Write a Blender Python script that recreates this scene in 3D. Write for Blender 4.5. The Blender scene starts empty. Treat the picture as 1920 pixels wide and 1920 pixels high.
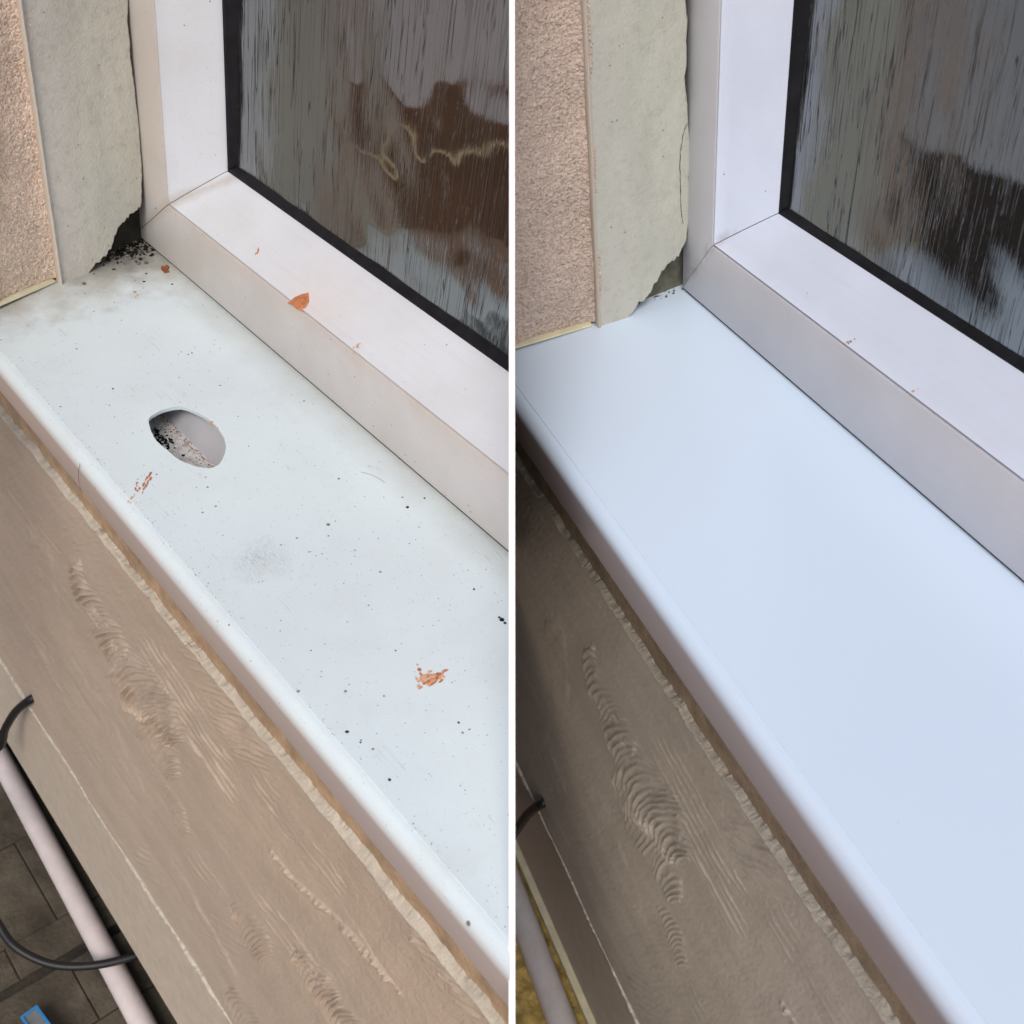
import bpy, bmesh, math, random
import numpy as np
from mathutils import Matrix, Vector

random.seed(7)
SC = bpy.context.scene
COL = SC.collection

# ------------------------------------------------------------------ camera
F = 1935.0 / 1920.0                       # focal length in picture widths
Zw = Vector((.0222, -.7723, -.6242)).normalized()      # "up" in (right, down, forward) axes
Xw = (Vector((1, 0, 0)) - Zw * Zw.x).normalized()
Yw = Zw.cross(Xw)
CV2W = Matrix((Xw, Yw, Zw)).to_4x4()
CAMLOC = Vector((0, 0, 1.45))
CAMW = Matrix.Translation(CAMLOC) @ CV2W @ Matrix.Diagonal((1, -1, -1, 1))
cd = bpy.data.cameras.new('camera'); cam = bpy.data.objects.new('camera', cd); COL.objects.link(cam)
cam.matrix_world = CAMW
cd.sensor_width = 36; cd.lens = 36 * F; cd.clip_start = .01; cd.clip_end = 500
cd.dof.use_dof = True; cd.dof.focus_distance = .66; cd.dof.aperture_fstop = 22
SC.camera = cam

# ------------------------------------------------------------------ world, sun, exposure
w = bpy.data.worlds.new('World'); SC.world = w; w.use_nodes = True
nt = w.node_tree; bg = nt.nodes['Background']
sky = nt.nodes.new('ShaderNodeTexSky'); sky.sky_type = 'NISHITA'; sky.sun_disc = False
sky.sun_elevation = math.radians(52); sky.air_density = 1.0; sky.dust_density = 3.5; sky.ozone_density = 1.0
nt.links.new(sky.outputs[0], bg.inputs[0]); bg.inputs[1].default_value = .135
SUN = (CV2W @ Vector((-.06, -.16, -1.12, 0))).xyz.normalized()   # towards the sun: high behind the camera
sky.sun_rotation = math.atan2(SUN.x, SUN.y)
sky.sun_elevation = math.asin(SUN.z)
sl = bpy.data.lights.new('sun', 'SUN'); sl.energy = 1.45; sl.angle = math.radians(28); sl.color = (1, .955, .91)
so = bpy.data.objects.new('sun', sl); COL.objects.link(so)
so.rotation_euler = SUN.to_track_quat('Z', 'Y').to_euler()
SC.view_settings.view_transform = 'Standard'; SC.view_settings.look = 'None'
SC.view_settings.exposure = 0.0; SC.view_settings.gamma = 1; SC.view_settings.use_curve_mapping = False

# ------------------------------------------------------------------ the two corners
# every corner is built in its own axes: u along the window, n out of the window, z up
HALF = {
 'L': dict(R=[[0.655631,-0.742393,0.137841],[0.538775,0.332054,-0.77425],[-0.529027,-0.581887,-0.617687]],
   T=[-0.282382,-0.209391,0.774911],
   aj=.0567, bj=.0258, ej=.0069, a=.045, b=.0287, c=.0316, e=.0068, e2=.0088, D=.1394, s=.0085, r=.007, h=.0266,
   zb=.1776, Dw=.094, zl=.6856, zw=.955, zg=1.02,
   A=(.0437,.0737), dv=(-.2774,-.9608), rc=((.0504,.1195),(.0346,.0773)),
   outl=[[0,-.0054],[.0062,-.008],[.013,-.0079],[.0202,-.0054],[.0219,-.0027],[.0278,-.0001],[.0327,.002],[.0377,.0045],[.0406,.0085],[.0441,.0139],[.0455,.0175],[.0503,.0221],[.0549,.0252],[.0594,.0275],[.0645,.03],[.0688,.0333]],
   back=[[.0715,.1683],[.0709,.1492],[.0708,.1328],[.0718,.1149],[.0713,.1105],[.0718,.0945],[.0714,.0745],[.071,.0538],[.0692,.0328]],
   ur=(-.62,.66)),
 'R': dict(R=[[0.348158,-0.93276,-0.09351],[0.56812,0.289289,-0.770423],[-0.745672,-0.215104,-0.630638]],
   T=[0.111917,-0.147597,0.678685],
   aj=.03775, bj=.0257, ej=.0063, a=.045, b=.0232, c=.0269, e=.0063, e2=.0074, D=.1352, s=.0076, r=.007, h=.0304,
   zb=.1731, Dw=.0957, zl=.7620, zw=1.072, zg=1.10,
   A=(.0147,.0641), dv=(-.1251,-.9921), rc=((.0067,.1207),(.0054,.0674)),
   outl=[[-.0008,-.004],[.0059,-.0059],[.0168,-.0058],[.0202,-.0032],[.0275,.0032],[.034,.0051],[.0405,.0149],[.0448,.0215],[.0534,.0253],[.0585,.0276],[.0634,.0364],[.064,.0432]],
   back=[[.0606,.1765],[.062,.1638],[.0626,.1518],[.0616,.1346],[.0636,.1204],[.0636,.1085],[.0654,.098],[.0657,.0831],[.0642,.0742],[.0655,.0619],[.066,.0507],[.0644,.0437]],
   ur=(-.55,.50)),
}
HALF['L']['back'] = [[s_ + .0036, z_] for s_, z_ in HALF['L']['back']]
for k, H in HALF.items():
    M = Matrix([H['R'][i] + [H['T'][i]] for i in range(3)] + [[0, 0, 0, 1]])
    H['M'] = Matrix.Translation(CAMLOC) @ CV2W @ M @ Matrix.Diagonal((1, -1, 1, 1))
    H['cv'] = M
    H['k'] = k
    H['sn'] = -(H['s'] - .002) / H['D']
def sillz(H, n): return -.002 + H['sn'] * n
CUT = .0009

# ------------------------------------------------------------------ helpers
def V(p): return (p[0], -p[1], p[2])
def clip(bm, H, fill=True):
    # keep the part of a corner on its own side of the dividing board
    R = H['R'][0]; s = 1 if H['k'] == 'L' else -1
    no = Vector((R[0], -R[1], R[2])) * s
    # x_cv = R0.p + T0 ; wanted s*x_cv < -CUT
    d = -CUT - s * H['T'][0]
    co = no * d
    geom = bm.verts[:] + bm.edges[:] + bm.faces[:]
    r = bmesh.ops.bisect_plane(bm, geom=geom, plane_co=co, plane_no=no, clear_outer=True, dist=1e-7)
    if fill:
        ed = [e for e in r['geom_cut'] if isinstance(e, bmesh.types.BMEdge) and e.is_boundary]
        if ed: bmesh.ops.holes_fill(bm, edges=ed, sides=0)
def obj(name, bm, mat, H=None, parent=None, smooth=False, cut=True, fill=True, loc=None):
    if H and cut: clip(bm, H, fill)
    me = bpy.data.meshes.new(name)
    bmesh.ops.recalc_face_normals(bm, faces=bm.faces)
    if H and not parent: pass
    bm.to_mesh(me); bm.free()
    if mat:
        for m in (mat if isinstance(mat, (list, tuple)) else [mat]): me.materials.append(m)
    if smooth:
        me.polygons.foreach_set('use_smooth', [True] * len(me.polygons))
        if smooth != 'all': me.set_sharp_from_angle(angle=math.radians(38))
    o = bpy.data.objects.new(name, me); COL.objects.link(o)
    if parent: o.parent = parent
    elif H: o.matrix_world = H['M']
    return o
def tag(o, label=None, cat=None, group=None, kind=None):
    if label: o['label'] = label
    if cat: o['category'] = cat
    if group: o['group'] = group
    if kind: o['kind'] = kind
    return o
def thing(name, H, label, cat, group=None, kind=None):
    o = bpy.data.objects.new(name, None); COL.objects.link(o); o.empty_display_size = .02
    if H: o.matrix_world = H['M']
    return tag(o, label, cat, group, kind)
def box(bm, u0, u1, n0, n1, z0, z1, mi=0):
    vs = [bm.verts.new(V((u, n, z))) for u in (u0, u1) for n in (n0, n1) for z in (z0, z1)]
    for f in ((0,1,3,2),(4,6,7,5),(0,4,5,1),(2,3,7,6),(0,2,6,4),(1,5,7,3)):
        bm.faces.new([vs[i] for i in f]).material_index = mi
def prism(bm, rings, close=True, caps=True, mi=0):
    # rings: list of equal-length point lists; joins them
    R = [[bm.verts.new(V(p)) for p in r] for r in rings]
    n = len(R[0])
    for a, b in zip(R, R[1:]):
        for i in range(n if close else n - 1):
            j = (i + 1) % n
            bm.faces.new((a[i], a[j], b[j], b[i])).material_index = mi
    if caps and close:
        bm.faces.new(R[0][::-1]); bm.faces.new(R[-1])
    return R
def grid_mesh(name, P, mat, H, parent, smooth='all', attrs=None, cut=True):
    # P: (r, c, 3) array of (u, n, z)
    r, c, _ = P.shape
    Q = P.reshape(-1, 3).copy(); Q[:, 1] *= -1
    idx = np.arange(r * c).reshape(r, c)
    f = np.stack([idx[:-1, :-1], idx[:-1, 1:], idx[1:, 1:], idx[1:, :-1]], -1).reshape(-1, 4)
    if cut:                                             # drop faces past the board
        R0 = H['R'][0]; s = 1 if H['k'] == 'L' else -1
        x = s * (P.reshape(-1, 3) @ np.array(R0) + H['T'][0])
        keep = (x[f] < -CUT * .4).all(1)
        f = f[keep]
        used = np.unique(f); mp = -np.ones(r * c, int); mp[used] = np.arange(len(used))
        f = mp[f]; Q = Q[used]
        if attrs: attrs = {k: v.reshape(-1)[used] for k, v in attrs.items()}
    me = bpy.data.meshes.new(name)
    me.vertices.add(len(Q)); me.vertices.foreach_set('co', Q.astype(np.float32).ravel())
    me.loops.add(f.size); me.loops.foreach_set('vertex_index', f.astype(np.int32).ravel())
    me.polygons.add(len(f)); me.polygons.foreach_set('loop_start', np.arange(0, f.size, 4, dtype=np.int32))
    me.update(calc_edges=True); me.validate()
    if smooth: me.polygons.foreach_set('use_smooth', [True] * len(me.polygons))
    if attrs:
        for k, v in attrs.items():
            a = me.attributes.new(k, 'FLOAT', 'POINT'); a.data.foreach_set('value', np.ascontiguousarray(v.reshape(-1), dtype=np.float32))
    me.materials.append(mat)
    o = bpy.data.objects.new(name, me); COL.objects.link(o)
    if parent: o.parent = parent
    else: o.matrix_world = H['M']
    return o
def vnoise(x, y, seed=0):
    # smooth value noise in -1..1
    rng = np.random.RandomState(seed); T = rng.rand(256, 256) * 2 - 1
    xi = np.floor(x).astype(int); yi = np.floor(y).astype(int); fx = x - xi; fy = y - yi
    fx = fx * fx * fx * (fx * (fx * 6 - 15) + 10); fy = fy * fy * fy * (fy * (fy * 6 - 15) + 10)
    g = lambda i, j: T[(xi + i) & 255, (yi + j) & 255]
    return (g(0,0)*(1-fx)+g(1,0)*fx)*(1-fy) + (g(0,1)*(1-fx)+g(1,1)*fx)*fy
def fbm(x, y, o=4, seed=0):
    return sum(vnoise(x * 2**i, y * 2**i, seed + i) / 2**i for i in range(o))
def tube(bm, pts, rad, seg=14, mi=0):
    pts = [Vector(V(p)) for p in pts]
    # catmull-rom
    out = []
    for i in range(len(pts) - 1):
        p0 = pts[max(i-1, 0)]; p1 = pts[i]; p2 = pts[i+1]; p3 = pts[min(i+2, len(pts)-1)]
        for k in range(8):
            t = k / 8
            out.append(.5 * ((2*p1) + (p2-p0)*t + (2*p0-5*p1+4*p2-p3)*t*t + (3*p1-p0-3*p2+p3)*t**3))
    out.append(pts[-1])
    rings = []; up = Vector((0, 0, 1))
    for i, p in enumerate(out):
        d = (out[min(i+1, len(out)-1)] - out[max(i-1, 0)]).normalized()
        a = d.cross(up).normalized() if abs(d.dot(up)) < .98 else d.cross(Vector((1, 0, 0))).normalized()
        b = a.cross(d)
        rings.append([bm.verts.new(p + rad * (math.cos(q) * a + math.sin(q) * b)) for q in [2*math.pi*j/seg for j in range(seg)]])
    for A, B in zip(rings, rings[1:]):
        for i in range(seg):
            bm.faces.new((A[i], A[(i+1) % seg], B[(i+1) % seg], B[i])).material_index = mi
    bm.faces.new(rings[0][::-1]); bm.faces.new(rings[-1])

# ------------------------------------------------------------------ materials
class NT:
    def __init__(s, name):
        s.m = bpy.data.materials.new(name); s.m.use_nodes = True; s.t = s.m.node_tree
        s.b = s.t.nodes['Principled BSDF']; s.tc = s.t.nodes.new('ShaderNodeTexCoord').outputs['Object']
    def n(s, ty, **kw):
        x = s.t.nodes.new(ty)
        for k, v in kw.items(): setattr(x, k, v)
        return x
    def put(s, sock, v):
        if hasattr(v, 'links') or isinstance(v, bpy.types.NodeSocket): s.t.links.new(v, sock)
        elif isinstance(v, (tuple, list)) and len(v) == 3 and sock.type == 'RGBA': sock.default_value = (*v, 1)
        else: sock.default_value = v
    def coord(s, scale=(1, 1, 1), rot=(0, 0, 0), loc=(0, 0, 0)):
        x = s.n('ShaderNodeMapping'); s.put(x.inputs[0], s.tc)
        x.inputs['Scale'].default_value = scale; x.inputs['Rotation'].default_value = rot; x.inputs['Location'].default_value = loc
        return x.outputs[0]
    def noise(s, scale, co=None, detail=4, rough=.55, dist=0):
        x = s.n('ShaderNodeTexNoise'); s.put(x.inputs['Vector'], co or s.tc)
        x.inputs['Scale'].default_value = scale; x.inputs['Detail'].default_value = detail
        x.inputs['Roughness'].default_value = rough; x.inputs['Distortion'].default_value = dist
        return x.outputs[0]
    def vor(s, scale, co=None, feat='F1', rnd=1):
        x = s.n('ShaderNodeTexVoronoi', feature=feat); s.put(x.inputs['Vector'], co or s.tc)
        x.inputs['Scale'].default_value = scale; x.inputs['Randomness'].default_value = rnd
        return x
    def ramp(s, v, lo, hi, a=0., b=1.):
        x = s.n('ShaderNodeMapRange', clamp=True); s.put(x.inputs[0], v)
        for i, q in enumerate((lo, hi, a, b)): x.inputs[1 + i].default_value = q
        return x.outputs[0]
    def math(s, op, a, b=0., c=0.):
        x = s.n('ShaderNodeMath', operation=op); s.put(x.inputs[0], a); s.put(x.inputs[1], b); s.put(x.inputs[2], c); return x.outputs[0]
    def mix(s, f, a, b):
        x = s.n('ShaderNodeMix', data_type='RGBA'); s.put(x.inputs[0], f); s.put(x.inputs[6], a); s.put(x.inputs[7], b); return x.outputs[2]
    def bump(s, h, dist, strength=1., prev=None):
        x = s.n('ShaderNodeBump'); s.put(x.inputs['Height'], h); x.inputs['Distance'].default_value = dist; x.inputs['Strength'].default_value = strength
        if prev: s.put(x.inputs['Normal'], prev)
        return x.outputs[0]
    def xyz(s):
        x = s.n('ShaderNodeSeparateXYZ'); s.put(x.inputs[0], s.tc); return x.outputs
    def attr(s, name):
        x = s.n('ShaderNodeAttribute', attribute_name=name); return x.outputs['Fac']
    def spot(s, p, rad, soft=.5, scale=(1, 1, 1), wob=.3, wsc=90):
        # soft blotch round a point of the surface
        x = s.n('ShaderNodeVectorMath', operation='SUBTRACT'); s.put(x.inputs[0], s.tc); x.inputs[1].default_value = V(p)
        y = s.n('ShaderNodeVectorMath', operation='MULTIPLY'); s.put(y.inputs[0], x.outputs[0]); y.inputs[1].default_value = scale
        l = s.n('ShaderNodeVectorMath', operation='LENGTH'); s.put(l.inputs[0], y.outputs[0])
        d = s.math('ADD', s.math('DIVIDE', l.outputs['Value'], rad), s.math('MULTIPLY', s.math('SUBTRACT', s.noise(wsc), .5), wob * 2))
        return s.ramp(d, 1 - soft, 1 + soft * .2, 1, 0)
    def done(s, col, rough=.5, normal=None, spec=.5, **kw):
        s.put(s.b.inputs['Base Color'], col); s.put(s.b.inputs['Roughness'], rough)
        s.put(s.b.inputs['Specular IOR Level'], spec)
        if normal is not None: s.put(s.b.inputs['Normal'], normal)
        for k, v in kw.items(): s.put(s.b.inputs[k], v)
        return s.m
def specks(m, scale, size, dens):
    # sparse little dark specks: 1 on a speck
    v = m.vor(scale)
    c = m.n('ShaderNodeSeparateColor'); m.put(c.inputs[0], v.outputs['Color'])
    pick = m.math('GREATER_THAN', c.outputs[0], 1 - dens)
    rad = m.math('MULTIPLY', c.outputs[1], size)
    jag = m.math('MULTIPLY', m.math('SUBTRACT', m.noise(scale * 5), .5), size * .9)
    on = m.ramp(m.math('SUBTRACT', m.math('ADD', v.outputs['Distance'], jag), rad), -.03, .03, 1, 0)
    return m.math('MULTIPLY', pick, on)

def pvc_sill_old():
    m = NT('weathered_white_pvc'); H = HALF['L']
    big = m.noise(7, detail=5, rough=.6); fine = m.noise(900, detail=2)
    col = m.mix(m.ramp(big, .35, .68), (.68, .79, .835), (.63, .725, .78))
    col = m.mix(m.ramp(m.noise(26, detail=6, rough=.7), .52, .80, 0, .35), col, (.56, .59, .59))
    col = m.mix(m.ramp(fine, .55, .8, 0, .12), col, (.45, .46, .47))
    x, y, z = m.xyz()
    # stain with painted shadow along the window foot, grime against the side wall
    g = m.math('ADD', m.ramp(y, -.030, -.001, 0, .75), m.math('MULTIPLY', m.math('SUBTRACT', m.noise(45, detail=5), .5), .55))
    g = m.ramp(g, .18, .9, 0, .55)
    col = m.mix(g, col, (.36, .35, .30))
    g2 = m.ramp(m.math('ADD', m.ramp(x, .045, .125, 1, 0), m.math('MULTIPLY', m.math('SUBTRACT', m.noise(60, detail=6), .5), 1.2)), .40, 1.0, 0, .85)
    col = m.mix(g2, col, (.40, .39, .35))
    col = m.mix(m.math('MULTIPLY', m.spot((.018, .026, -.003), .040, .9, (1, .8, 1), .55, 90), .85), col, (.10, .095, .08))
    sm = m.math('MULTIPLY', m.spot((.357, .108, -.0065), .015, 1.0, (1, .9, 1), .6, 110), m.ramp(m.noise(1, m.coord((300, 900, 1), (0, 0, .6)), 5, .7), .40, .75))
    col = m.mix(m.math('MULTIPLY', sm, .8), col, (.22, .25, .25))
    # hairline scratches
    for k, (rot, sc) in enumerate((((0, 0, .55), 34), ((0, 0, -.5), 27))):
        co = m.coord((6, 260, 1), rot, (k * 3.1, 1.3, 0))
        a = m.ramp(m.math('ABSOLUTE', m.math('SUBTRACT', m.noise(1.6, co, 0), .5)), .002, .014, 1, 0)
        b = m.ramp(m.noise(sc, m.coord(loc=(k, 2, 0)), 2), .61, .68)
        col = m.mix(m.math('MULTIPLY', m.math('MULTIPLY', a, b), .42), col, (.3, .3, .3))
    for sc, sz, dn, al in ((520, .22, .09, .75), (240, .20, .05, .85), (110, .13, .028, .9), (950, .30, .10, .5)):
        col = m.mix(m.math('MULTIPLY', specks(m, sc, sz, dn), al), col, (.085, .08, .075))
    col = m.mix(m.math('MULTIPLY', specks(m, 75, .12, .012), .7), col, (.38, .14, .07))
    col = m.mix(m.ramp(z, -H['s'] - .004, -H['s'] - .0105, 0, 1), col, (.50, .445, .425))  # shade of the undercut fascia put into the colour below the nose
    nm = m.bump(m.noise(700, detail=2), .00004, 1, m.bump(m.noise(12, detail=2), .0006, .5))
    return m.done(col, m.ramp(big, .3, .7, .38, .52), nm, .45)
def pvc_sill_new():
    m = NT('new_white_pvc')
    col = m.mix(m.ramp(m.noise(4), .35, .7), (.645, .775, .93), (.63, .755, .92))
    for sc, sz, dn, al in ((60, .05, .03, .6), (150, .07, .010, .6)):
        col = m.mix(m.math('MULTIPLY', specks(m, sc, sz, dn), al), col, (.2, .2, .22))
    x, y, z = m.xyz(); col = m.mix(m.ramp(z, -HALF['R']['s'] - .004, -HALF['R']['s'] - .0115, 0, 1), col, (.44, .405, .43))  # fascia shade painted in below the nose
    return m.done(col, .27, m.bump(m.noise(9, detail=1), .0006, .4), .5)
def pvc_frame(old, face):
    m = NT('window_pvc_' + ('old' if old else 'clean') + ('_face' if face else '_bead'))
    if old:
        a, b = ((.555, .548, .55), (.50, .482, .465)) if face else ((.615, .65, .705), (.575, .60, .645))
    else:
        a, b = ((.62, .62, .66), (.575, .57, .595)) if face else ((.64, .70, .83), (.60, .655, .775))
    st = m.noise(1, m.coord((14, 14, 160)), 4) if False else m.noise(18, detail=5, rough=.6)
    col = m.mix(m.ramp(st, .38, .68), a, b)
    brush = m.noise(1, m.coord((9, 350, 350)), 3)
    col = m.mix(m.ramp(brush, .55, .75, 0, .12 if old else .07), col, (.45, .40, .36))
    H = HALF['L' if old else 'R']
    x, y, z = m.xyz()
    if old:
        # yellowed dirt at the corner mitre and under the bead line
        d = m.math('ABSOLUTE', m.math('SUBTRACT', x, m.math('MULTIPLY', z, H['aj'] / H['a'])))
        g = m.math('ADD', m.ramp(d, 0, .016, .9, 0), m.math('MULTIPLY', m.math('SUBTRACT', m.noise(60, detail=6, rough=.65), .5), .9))
        near = m.ramp(z, .07, .09, 1, 0)
        col = m.mix(m.math('MULTIPLY', m.ramp(g, .35, 1.0, 0, .6), near), col, (.36, .31, .25))
        if face:
            g = m.math('ADD', m.ramp(z, .024, .045, 0, .6), m.math('MULTIPLY', m.math('SUBTRACT', m.noise(30, detail=5), .5), .7))
            col = m.mix(m.ramp(g, .3, 1, 0, .45), col, (.56, .44, .33))
        else:
            st = m.spot((.232, -.006, .052), .028, 1.1, (.8, 1, 1.2), .5, 60)
            col = m.mix(m.math('MULTIPLY', st, .16), col, (.72, .42, .22))
        for sc, sz, dn, al in ((420, .22, .03, .7), (190, .16, .03, .85), (800, .3, .05, .4)):
            col = m.mix(m.math('MULTIPLY', specks(m, sc, sz, dn), al), col, (.10, .08, .075))
    else:
        col = m.mix(m.math('MULTIPLY', specks(m, 120, .09, .012), .7), col, (.1, .09, .09))
        d = m.math('ABSOLUTE', m.math('SUBTRACT', x, m.math('MULTIPLY', z, H['aj'] / H['a'])))
        g = m.math('MULTIPLY', m.ramp(d, 0, .007, .5, 0), m.ramp(m.noise(140, detail=5), .42, .62))
        col = m.mix(m.math('MULTIPLY', g, m.ramp(z, .05, .06, 1, 0)), col, (.34, .31, .28))
    return m.done(col, .42, m.bump(m.noise(500, detail=2), .00003), .45)
def plain(name, c, rough=.6, nsc=40, var=.25, bump=.0003, bsc=300, spec=.4):
    m = NT(name)
    d = tuple(q * (1 - var) for q in c); e = tuple(min(1, q * (1 + var)) for q in c)
    col = m.mix(m.ramp(m.noise(nsc, detail=6, rough=.65), .3, .7), d, e)
    return m.done(col, rough, m.bump(m.noise(bsc, detail=4), bump), spec)
def rubber():
    m = NT('black_rubber')
    col = m.mix(m.ramp(m.noise(90, detail=5), .4, .75), (.006, .006, .008), (.013, .013, .017))
    col = m.mix(m.math('MULTIPLY', specks(m, 420, .16, .05), .5), col, (.25, .24, .22))
    return m.done(col, .55, m.bump(m.noise(500, detail=3), .00012), .2)
def glass(k):
    m = NT('obscure_glass_' + k)
    low = m.noise(1, m.coord((24, 24, 24)), 1, .4, 0)                       # slow waviness
    mid = m.noise(1, m.coord((330, 330, 13)), 2, .5, .2)                     # bark-like rib
    fine = m.noise(1, m.coord((760, 760, 52)), 3, .6, .3)
    # thin broken grooves
    c1 = m.noise(1, m.coord((150, 150, 2.6), (0, .03, 0)), 2, .5, .12)
    crack = m.ramp(m.math('ABSOLUTE', m.math('SUBTRACT', c1, .5)), 0, .006, 1, 0)
    c2 = m.noise(1, m.coord((330, 330, 7), (0, .05, 0), (3, 0, 1)), 2, .5, .1)
    crack2 = m.ramp(m.math('ABSOLUTE', m.math('SUBTRACT', c2, .47)), .002, .016, 1, 0)
    gate = m.ramp(m.noise(1, m.coord((30, 30, 14), (0, 0, 0), (7, 1, 2)), 3), .46, .56)
    cr = m.math('MAXIMUM', m.math('MULTIPLY', crack, gate), m.math('MULTIPLY', crack2, m.math('SUBTRACT', 1, gate)))
    nm = m.bump(low, .0033, 1)
    nm = m.bump(mid, .00009, 1, nm)
    nm = m.bump(fine, .00011, 1, nm)
    nm = m.bump(cr, .0002, 1, nm)
    if k == 'L': a, b = (.014, .015, .015), (.026, .021, .017)
    else: a, b = (.012, .013, .014), (.020, .019, .018)
    col = m.mix(m.ramp(m.noise(1, m.coord((12, 12, 5)), 3), .35, .7), a, b)
    col = m.mix(m.math('MULTIPLY', specks(m, 260, .10, .03), .7), col, (.35, .3, .2))
    lev = m.math('MULTIPLY', m.math('SUBTRACT', 1, m.math('MULTIPLY', cr, .72)), .5)
    return m.done(col, .055, nm, lev, IOR=3.3, **{'Specular Tint': (.92, .97, 1.0, 1)})
def reveal_mat(k):
    m = NT('painted_cement_' + k)
    a, b = ((.62, .605, .53), (.52, .515, .455)) if k == 'L' else ((.51, .515, .455), (.44, .45, .395))
    col = m.mix(m.ramp(m.noise(1, m.coord((40, 40, 12)), 5), .35, .68), a, b)
    edge = m.attr('round')
    col = m.mix(m.math('MULTIPLY', edge, .55), col, (.53, .50, .485) if k == 'L' else (.46, .455, .42))  # reddish cast from the surroundings put into the rounded edge's colour
    col = m.mix(m.ramp(m.noise(160, detail=5, rough=.7), .50, .72, 0, .45), col, (.33, .325, .27))
    for sc, sz, dn, al in ((330, .22, .05, .6), (150, .15, .05, .7), (700, .3, .07, .4)):
        col = m.mix(m.math('MULTIPLY', specks(m, sc, sz, dn), al), col, (.12, .115, .10))
    col = m.mix(m.attr('lip'), col, (.53, .47, .40) if k == 'L' else (.48, .41, .345))
    col = m.mix(m.attr('broken'), col, m.mix(m.ramp(m.noise(220, detail=5), .4, .7), (.13, .13, .09), (.26, .25, .19)))
    nm = m.bump(m.noise(60, detail=5), .0008, .6); nm = m.bump(m.noise(450, detail=4, rough=.65), .0006, .8, nm)
    pit = m.vor(260); nm = m.bump(m.ramp(pit.outputs['Distance'], .05, .2), .00025, .5, nm)
    return m.done(col, .82, nm, .25)
def roughcast_mat(k):
    m = NT('pink_roughcast_' + k)
    a, b, c = ((.78, .60, .48), (.69, .53, .42), (.86, .74, .63)) if k == 'L' else ((.56, .44, .37), (.48, .375, .315), (.68, .58, .50))
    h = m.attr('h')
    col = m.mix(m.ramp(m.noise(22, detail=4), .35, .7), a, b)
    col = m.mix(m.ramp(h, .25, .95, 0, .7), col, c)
    col = m.mix(m.ramp(m.noise(600, detail=2), .50, .68, 0, .55), col, tuple(q * .55 for q in b))
    vv = m.vor(560); nm = m.bump(m.ramp(vv.outputs['Distance'], .1, .75, 1, 0), .0006, 1); nm = m.bump(m.noise(900, detail=2, rough=.6), .0008, 1, nm)
    return m.done(col, .9, nm, .15)
def render_mat(k):
    m = NT('troweled_render_' + k)
    q = 1.0 if k == 'L' else .80
    a, b, c = (.50, .405, .315), (.44, .36, .285), (.56, .465, .37)
    if k == 'R': a, b, c = (.55, .51, .45), (.48, .445, .395), (.62, .58, .515)
    st = m.coord((5, 5, 26), (0, .10, 0))
    col = m.mix(m.ramp(m.noise(1, st, 5, .6, .4), .33, .68), a, b)
    col = m.mix(m.ramp(m.noise(1, m.coord((14, 14, 90), (0, .16, 0), (4, 0, 2)), 4, .6, .5), .50, .80, 0, .6), col, c)
    col = m.mix(m.ramp(m.noise(6, detail=4), .45, .75, 0, .4), col, tuple(x * .82 for x in b))
    d = m.attr('crest_light')
    col = m.mix(m.ramp(d, .35, 1.0, 0, .55), col, (.68, .58, .47) if k == 'L' else (.62, .56, .48))  # streak crests lightened, their highlight put into the colour
    col = m.mix(m.math('MULTIPLY', specks(m, 330, .2, .05), .8), col, (.62, .54, .45))
    col = m.mix(m.ramp(m.noise(700, detail=2), .55, .8, 0, .3), col, tuple(x * .7 for x in a))
    nm = m.bump(m.noise(1, m.coord((22, 22, 160), (0, .13, 0)), 3, .5), .0004, .3)
    nm = m.bump(m.noise(420, detail=5, rough=.65), .0006, .7, nm)
    nm = m.bump(m.ramp(m.noise(1, m.coord((60, 60, 620), (0, .22, 0), (1, 0, 5)), 3, .6), .35, .7), .00035, .5, nm)
    return m.done(col, .75, nm, .3)
M_ = {}
for k in 'LR':
    M_['reveal' + k] = reveal_mat(k); M_['rough' + k] = roughcast_mat(k); M_['render' + k] = render_mat(k); M_['glass' + k] = glass(k)
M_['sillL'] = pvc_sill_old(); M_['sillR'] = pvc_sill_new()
M_['faceL'] = pvc_frame(True, True); M_['beadL'] = pvc_frame(True, False)
M_['faceR'] = pvc_frame(False, True); M_['beadR'] = pvc_frame(False, False)
M_['rubber'] = rubber()
M_['trim'] = plain('yellowed_trim', (.60, .56, .40), .5, 60, .12, .0001)
M_['dark'] = plain('dark_cavity', (.030, .028, .022), .95, 120, .5, .001, 200)
M_['backing'] = plain('grey_mortar', (.13, .13, .10), .9, 90, .4, .0008, 300)
M_['edgeL'] = plain('dried_plaster_edge', (.52, .475, .40), .9, 80, .16, .0008, 600, .2)
M_['edgeR'] = plain('dried_plaster_edge_grey', (.50, .47, .41), .9, 80, .16, .0008, 600, .2)
M_['baseL'] = plain('brown_base_coat', (.40, .29, .19), .9, 60, .3, .0009, 500, .2)
M_['baseR'] = plain('brown_base_coat_grey', (.33, .265, .195), .9, 60, .3, .0009, 500, .2)
M_['lowL'] = plain('lower_render', (.50, .425, .34), .85, 60, .10, .0006, 500, .2)
M_['lowR'] = plain('lower_render_grey', (.46, .41, .35), .85, 60, .10, .0006, 500, .2)
M_['pipe'] = plain('white_pipe_plastic', (.62, .55, .53), .45, 30, .10, .0001, 300)
M_['pipeR'] = plain('grey_pipe_plastic', (.58, .545, .55), .45, 30, .12, .0001, 300)
M_['cable'] = plain('black_cable_sheath', (.012, .012, .014), .45, 60, .2, .0001, 300)
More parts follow.
